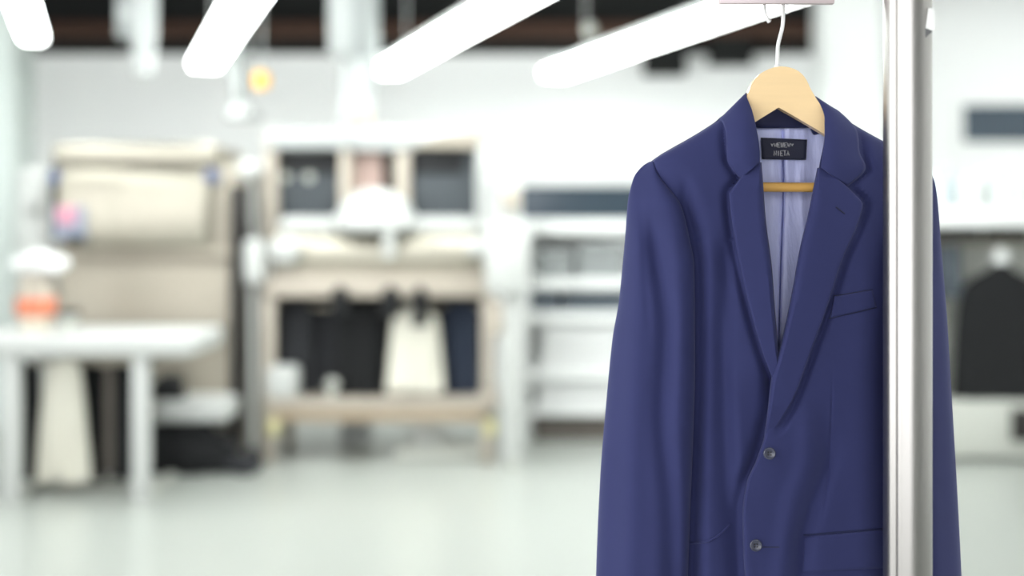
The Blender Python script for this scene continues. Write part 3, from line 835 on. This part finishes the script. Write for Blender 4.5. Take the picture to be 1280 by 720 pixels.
# lower bay
part('bay_back', 343, 372, 604, 500, .5, .04, M['dark_seam'], 0)
part('shelf', 332, 499, 622, 512, -.03, .66, M['beige'], .01)
part('shelf_edge', 340, 512, 615, 527, .0, .6, M['board'], .01, label='tan wooden shelf edge')
for px in (342, 613):
    bm = bmesh.new(); lathe(bm, at(px, 534, MD-.02), [(.03, -.045), (.036, -.02), (.036, .02), (.03, .045)], 16); obj('coupling', bm, M['yel2'], mc, label='yellow pipe coupling')
bm = bmesh.new(); tube(bm, [at(345, 384, MD+.25), at(602, 384, MD+.25)], .013, 10); obj('hanging_rail', bm, M['steel_b'], mc)
bm = bmesh.new(); tube(bm, [at(415, 478, MD+.02), at(415, 499, MD+.02)], .022, 12); blob(bm, at(415, 480, MD+.02), .04, .03, .035); obj('shelf_knob', bm, M['greylam'], mc)
mg = [(345, 392, 'char_cloth', .2, 'charcoal garment hanging at the left end of the machine bay'),
      (388, 432, 'taupe_cloth', .3, 'grey-brown garment hanging second from left in the machine bay'),
      (420, 482, 'black_cloth', .16, 'black garment hanging left of the cream one in the machine bay'),
      (500, 560, 'black_cloth', .34, 'black garment hanging behind the cream one in the machine bay'),
      (552, 600, 'navy_cloth', .22, 'dark blue garment hanging at the right end of the machine bay')]
for i, (a_, b_, m_, yy, lb) in enumerate(mg):
    garment('hanging_garment', a_, b_, 377, 494, MD+yy, M['char_cloth'] if m_ == 'taupe_cloth' else M[m_], lb.replace('grey-brown', 'dark grey'), 'garment', 'garments in the bay of the pressing machine', thick=.05, waves=2, seed=i+5, taper=.9)
garment('cream_garment', 482, 556, 384, 489, MD+.07, M['cream_cloth'], 'cream garment hanging in the middle of the machine bay', 'garment', thick=.05, waves=3, taper=.68, seed=2, shoulder=.12)
for i, (a_, b_, y1_, lb) in enumerate([(414, 436, 392, 'small dark cloth hanging over the machine ledge, leftmost of three'), (476, 500, 396, 'small dark cloth hanging over the machine ledge above the left of the cream garment'), (515, 535, 408, 'small dark cloth hanging over the machine ledge above the right of the cream garment')]):
    garment('work_cloth', a_, b_, 357, y1_, MD-.055, M['black_cloth'], lb, 'cloth', 'small cloths hung over the machine ledge', thick=.025, waves=1, seed=i, taper=.8, shoulder=.2)
zs = mz(499)
bm = bmesh.new(); box(bm, mx_(332), mx_(371), MD-.02, MD+.15, zs, mz(458), .03, 3)
tag(obj('plastic_box', bm, M['mach_white']), 'white plastic box on the left end of the machine shelf', 'box')
# pedals under the machine
pdl = empty('foot_pedal', (mx_(535), MD+.2, 0), 'grey foot pedal with a pale pad under the pressing machine', 'pedal')
bm = bmesh.new(); box(bm, mx_(490), mx_(600), MD+.1, MD+.4, 0, .07, .02); obj('pedal_base', bm, M['greylam'], pdl)
bm = bmesh.new(); blob(bm, (mx_(532), MD+.2, .13), .13, .1, .05); obj('pedal_pad', bm, M['mach_white'], pdl)
bm = bmesh.new(); tube(bm, [(mx_(532), MD+.2, .05), (mx_(532), MD+.2, .12)], .03, 12); obj('pedal_post', bm, M['greylam'], pdl)

# slim upright iron between cabinet and machine
si = empty('garment_steamer', (at(312, 0, 6.9).x, 7.0, 0), 'white garment steamer with a dark hose between cabinet and machine', 'steamer')
xx = at(313, 0, 6.95).x
bm = bmesh.new(); tube(bm, [(xx, 7.0, .05), (xx, 7.0, at(0, 228, 7).z)], .016, 10); obj('pole', bm, M['mach_white'], si)
bm = bmesh.new(); lathe(bm, (xx, 7.0, 0), [(.055, 0), (.055, .05), (.03, .09)], 24); obj('base', bm, M['dark_seam'], si)
bm = bmesh.new(); blob(bm, at(310, 213, 6.96), .062, .05, .062); obj('steamer_head', bm, M['mach_white'], si)
bm = bmesh.new(); pts = cr([at(306, 232, 6.92), at(300, 255, 6.92), at(303, 285, 6.92), at(313, 300, 6.95)], 5); tube(bm, pts, [.02+.03*math.sin(PI*i/(len(pts)-1)) for i in range(len(pts))], 12); obj('hose', bm, M['dark_seam'], si)
bm = bmesh.new(); box(bm, at(304, 0, 6.9).x, at(328, 0, 6.9).x, 6.9, 6.97, at(0, 355, 6.9).z, at(0, 298, 6.9).z, .03, 3); obj('water_tank', bm, M['mach_white'], si)

# ================================================================ hanging services
sv = empty('service_column', at(440, 0, 7.45)*Vector((1, 1, 0)) if False else Vector((at(440, 0, 7.6).x, 7.75, 0)), 'white service duct running from the roof down behind the machine', 'duct')
bm = bmesh.new(); box(bm, at(410, 0, 7.7).x, at(440, 0, 7.7).x, 7.7, 7.85, at(0, 70, 7.7).z, 3.5, .01); obj('upper_duct', bm, M['duct'], sv)
bm = bmesh.new(); box(bm, at(438, 0, 7.7).x, at(470, 0, 7.7).x, 7.72, 7.9, at(0, 110, 7.7).z, 3.5, .01); obj('side_duct', bm, M['duct2'], sv)
bm = bmesh.new(); box(bm, at(424, 0, 7.7).x, at(462, 0, 7.7).x, 7.71, 7.87, .0, at(0, 72, 7.7).z, .01); obj('lower_duct', bm, M['duct'], sv)
bm = bmesh.new(); pbox(bm, 440, 140, 462, 158, 7.68, .04, .006); obj('yellow_tag', bm, M['yel2'], sv)
pp_ = empty('pipe_bundle', Vector((at(172, 0, 7.4).x, 7.4, 3.5)), 'white pipe bundle hanging from the dark roof above the steel cabinet', 'pipe')
bm = bmesh.new(); tube(bm, [(at(154, 0, 7.4).x, 7.4, 3.5), (at(156, 0, 7.4).x, 7.4, at(0, 48, 7.4).z)], .05, 16); obj('pipe', bm, M['duct2'], pp_)
bm = bmesh.new(); tube(bm, [(at(183, 0, 7.4).x, 7.4, 3.5), (at(180, 40, 7.4)), (at(178, 95, 7.4))], [.085, .08, .06], 16); obj('pipe', bm, M['duct'], pp_)
bm = bmesh.new(); box(bm, at(150, 0, 7.4).x, at(192, 0, 7.4).x, 7.33, 7.36, at(0, 25, 7.4).z, at(0, 12, 7.4).z, .004); obj('clamp', bm, M['duct'], pp_)
c = at(327, 101, 8.0)
wt = empty('warning_light', c, 'small amber warning light hanging in front of the back wall', 'lamp')
bm = bmesh.new(); lathe(bm, c, [(.035, -.05), (.05, -.03), (.05, .03), (.04, .05)], 20); obj('amber_lens', bm, M['yellow'], wt)
bm = bmesh.new(); tube(bm, [c+Vector((0, 0, .045)), Vector((c.x, c.y, 3.5))], .012, 8); obj('stem', bm, M['duct2'], wt)
c = at(297, 90, 8.3)
ex = empty('extractor_arm', Vector((c.x, c.y, 3.5)), 'pale curved extractor arm left of the amber warning light', 'duct')
bm = bmesh.new(); tube(bm, cr([(c.x, 8.3, 3.5), at(298, 70, 8.3), at(300, 105, 8.3), at(303, 132, 8.3)], 6), .06, 16); obj('arm', bm, M['duct2'], ex)
bm = bmesh.new(); lathe(bm, at(304, 148, 8.3), [(.13, 0), (.11, .05), (.06, .1)], 24); obj('nozzle', bm, M['duct'], ex)

# white rolling rack right of the machine
RD = 6.82
rr = empty('rolling_rack', (at(640, 0, RD).x, RD+.3, 0), 'white upright rack with switch boxes right of the pressing machine', 'rack')
xa, xb = at(629, 0, RD).x, at(652, 0, RD).x
for y0 in (0, .55):
    bm = bmesh.new(); box(bm, xa, xb, RD+y0, RD+y0+.06, .04, at(0, 186, RD).z, .01); obj('post', bm, M['mach_white'], rr)
    bm = bmesh.new(); lathe(bm, ((xa+xb)/2, RD+y0+.03, 0), [(.035, 0), (.035, .045)], 16); obj('foot', bm, M['greylam'], rr)
for z in (.3, 1.0, 1.7):
    bm = bmesh.new(); box(bm, xa+.02, xb-.02, RD+.05, RD+.56, z, z+.05, .008); obj('crossbar', bm, M['mach_white'], rr)
bm = bmesh.new(); pbox(bm, 606, 276, 664, 368, RD-.08, .1, .035); obj('switch_box', bm, M['mach_white'], rr)
bm = bmesh.new(); pbox(bm, 628, 236, 650, 262, RD-.04, .06, .01); obj('small_box', bm, M['beige'], rr)
bm = bmesh.new(); pbox(bm, 598, 185, 628, 215, RD-.0, .05, .015); obj('bracket', bm, M['mach_white'], rr)
bm = bmesh.new(); pbox(bm, 610, 375, 628, 420, RD-.02, .05, .015); obj('bracket', bm, M['beige'], rr)

# ================================================================ back shelving behind the jacket
SD = 7.75
def sx_(px): return at(px, 0, SD).x
def sz(py): return at(0, py, SD).z
sh = empty('storage_shelf', (sx_(740), SD+.25, 0), 'white storage shelving stacked with folded goods behind the navy jacket', 'shelf')
for px in (655, 840):
    bm = bmesh.new(); box(bm, sx_(px), sx_(px+7), SD, SD+.45, 0, sz(276), .006); obj('side_panel', bm, M['white'], sh)
levels = [(276, 292), (348, 362), (390, 404), (462, 476), (512, 520), (556, 562)]
for a_, b_ in levels:
    bm = bmesh.new(); box(bm, sx_(661), sx_(841), SD, SD+.45, sz(b_), sz(a_), .006); obj('shelf_board', bm, M['white'], sh)
bm = bmesh.new(); box(bm, sx_(661), sx_(841), SD+.44, SD+.46, .03, sz(280), .002); obj('back_board', bm, M['wallw'], sh)
def stack(px0, px1, py0, py1, m, label, grp='folded stacks on the storage shelving', cat='folded clothes', n=4):
    root = empty('folded_stack', (sx_((px0+px1)/2), SD+.2, sz(py1)), label, cat, grp)
    z0, z1 = sz(py1), sz(py0)
    for i in range(n):
        h = (z1-z0)/n; j = random.uniform(-.01, .01)
        bm = bmesh.new(); box(bm, sx_(px0)+j, sx_(px1)+j, SD+.02+abs(j), SD+.36, z0+i*h, z0+(i+1)*h-.001, h*.35, 3); obj('folded_piece', bm, m, root)
stack(672, 716, 312, 348, M['grey_cloth'], 'light grey folded stack, left of two on the upper shelf board')
stack(722, 782, 306, 348, M['grey_cloth'], 'light grey folded stack on the upper shelf board beside the jacket sleeve')
stack(664, 700, 366, 390, M['slate_cloth'], 'dark slate folded stack at the left end of the second shelf', n=3)
stack(704, 800, 368, 390, M['slate_cloth'], 'wide slate folded stack on the second shelf beside the jacket sleeve', n=3)
stack(676, 820, 408, 462, M['white_cloth'], 'wide white folded stack on the middle shelf', n=5)
stack(670, 800, 480, 512, M['white_cloth'], 'wide white folded linen on the second lowest shelf', n=3)
stack(668, 800, 526, 556, M['taupe_cloth'], 'grey-beige folded blankets on the lowest shelf', n=2)

# ================================================================ right side bay
BD = 7.0
def bx_(px): return at(px, 0, BD).x
def bz(py): return at(0, py, BD).z
ws = empty('wall_rack', (bx_(1250), BD+.3, 0), 'white shelf rack with a clothes rail at the right edge', 'rack')
bm = bmesh.new(); box(bm, bx_(1150), bx_(1400), BD, BD+.5, bz(284), bz(258), .015); obj('shelf', bm, M['white'], ws)
bm = bmesh.new(); box(bm, bx_(1150), bx_(1400), BD+.46, BD+.5, .3, bz(284), .005); obj('back_board', bm, M['greylam'], ws)
for px in (1152, 1392):
    bm = bmesh.new(); box(bm, bx_(px), bx_(px+8), BD+.05, BD+.45, 0, bz(282), .006); obj('side_panel', bm, M['white'], ws)
bm = bmesh.new(); tube(bm, [(bx_(1158), BD+.22, bz(303)), (bx_(1394), BD+.22, bz(303))], .013, 10); obj('clothes_rail', bm, M['steel_b'], ws)
bm = bmesh.new(); box(bm, bx_(1160), bx_(1392), BD+.02, BD+.44, 0.03, bz(503), .012); obj('base_cabinet', bm, M['greylam'], ws)
bm = bmesh.new(); pbox(bm, 1266, 512, 1292, 552, BD-.01, .03, .005); obj('dark_opening', bm, M['dark_seam'], ws)  # dark slab on the cabinet front, its colour standing in for an opening
# dark jackets
def bg_jacket(px, w, d, m, label, py0=326, py1=502):
    c = at(px, py0, d); s = d/F; rows = []
    nk = 48
    H = (py1-py0)*s
    for i in range(31):
        v = i/30
        hw = w*s*interp([(0, .12), (.05, .2), (.12, .58), (.2, .78), (.4, .9), (1, 1.0)], v)
        t = interp([(0, .03), (.1, .06), (.3, .09), (1, .1)], v)
        ring = []
        for k in range(nk):
            a = 2*PI*k/nk
            x = hw*math.copysign(abs(math.cos(a))**.8, math.cos(a))
            ring.append(Vector((c.x+x, d+t*math.sin(a)*(1+.2*v*math.sin(6*x/(w*s))), c.z-H*v)))
        rows.append(ring)
    root = empty('dark_jacket', (c.x, d, c.z-H), label, 'jacket', 'dark jackets on the right rail')
    bm = bmesh.new(); V = [[bm.verts.new(p) for p in r] for r in rows]
    for i in range(30):
        for j in range(nk): bm.faces.new((V[i][j], V[i][(j+1) % nk], V[i+1][(j+1) % nk], V[i+1][j]))
    bm.faces.new(V[0][::-1]); bm.faces.new(V[-1]); obj('jacket_body', bm, m, root)
    bm = bmesh.new(); blob(bm, (c.x, d, c.z+.02), .05, .045, .06); obj('neck_form', bm, M['white'], root, label='white ball-shaped hanger neck')
    bm = bmesh.new(); tube(bm, [(c.x, d, c.z+.06), (c.x, d, bz(303)-.0)], .006, 8); obj('hanger_hook', bm, M['steel_b'], root)
bg_jacket(1251, 62, BD+.2, M['black_cloth'], 'black jacket with a white hanger neck at the right edge')
bg_jacket(1350, 36, BD+.2, M['navy_cloth'], 'dark blue jacket half cut off by the right edge of the photo', 318, 560)
garment('dark_garment', 1166, 1202, 300, 372, BD+.28, M['slate_cloth'], 'short grey garment hanging right beside the navy jacket sleeve', 'garment', thick=.05)
# hats on the rack
for px, w, m_, lb in ((1205, .13, 'char_cloth', 'charcoal rolled cloth tucked under the right shelf, left one'), (1268, .13, 'black_cloth', 'black rolled cloth tucked under the right shelf, right one')):
    c = at(px, 293, BD+.1); bm = bmesh.new(); tube(bm, [(c.x-w, BD+.22, bz(293)), (c.x, BD+.21, bz(292)), (c.x+w, BD+.22, bz(293))], .035, 16)
    tag(obj('rolled_cloth', bm, M[m_]), lb, 'cloth', 'rolled cloths under the right shelf')
for px, w, h, m_, lb in ((1190, 24, 48, 'bluegrey', 'pale blue-grey'), (1226, 26, 40, 'white', 'white'), (1262, 26, 52, 'greylam', 'pale grey')):
    bm = bmesh.new(); p0 = bx_(px-w/2*1.0); p1 = bx_(px+w/2)
    box(bm, p0, p1, BD+.12, BD+.4, bz(258), bz(258-h), .02, 3)
    m2 = {'bluegrey': mat('pale_blue_box', rgb(206, 218, 222), .6), 'white': M['white'], 'greylam': mat('pale_grey_box', rgb(214, 220, 218), .6)}[m_]
    tag(obj('storage_box', bm, m2), lb+' storage box standing on the white shelf at the right', 'box', 'boxes on the right shelf')

# ================================================================ WORLD, CAMERA
w = bpy.data.worlds.new('World'); sc.world = w; w.use_nodes = True
bg = w.node_tree.nodes['Background']; bg.inputs[0].default_value = (.97, .985, 1, 1); bg.inputs[1].default_value = 4.1
cam = bpy.data.cameras.new('Camera'); co = bpy.data.objects.new('Camera', cam); COL.objects.link(co)
co.location = (0, 0, EYE); co.rotation_euler = (PI/2, 0, 0)
cam.sensor_width = 36; cam.lens = F/1280*36
cam.shift_y = -70/1280
cam.dof.use_dof = True; cam.dof.focus_distance = 1.77
cam.dof.aperture_fstop = (cam.lens/1000)/.038
cam.dof.aperture_blades = 0
cam.clip_start = .05
sc.camera = co
sc.view_settings.view_transform = 'Standard'; sc.view_settings.look = 'None'
sc.view_settings.gamma = 1; sc.view_settings.use_curve_mapping = False
sc.view_settings.exposure = 0
sc.cycles.use_denoising = True
sc.cycles.max_bounces = 8
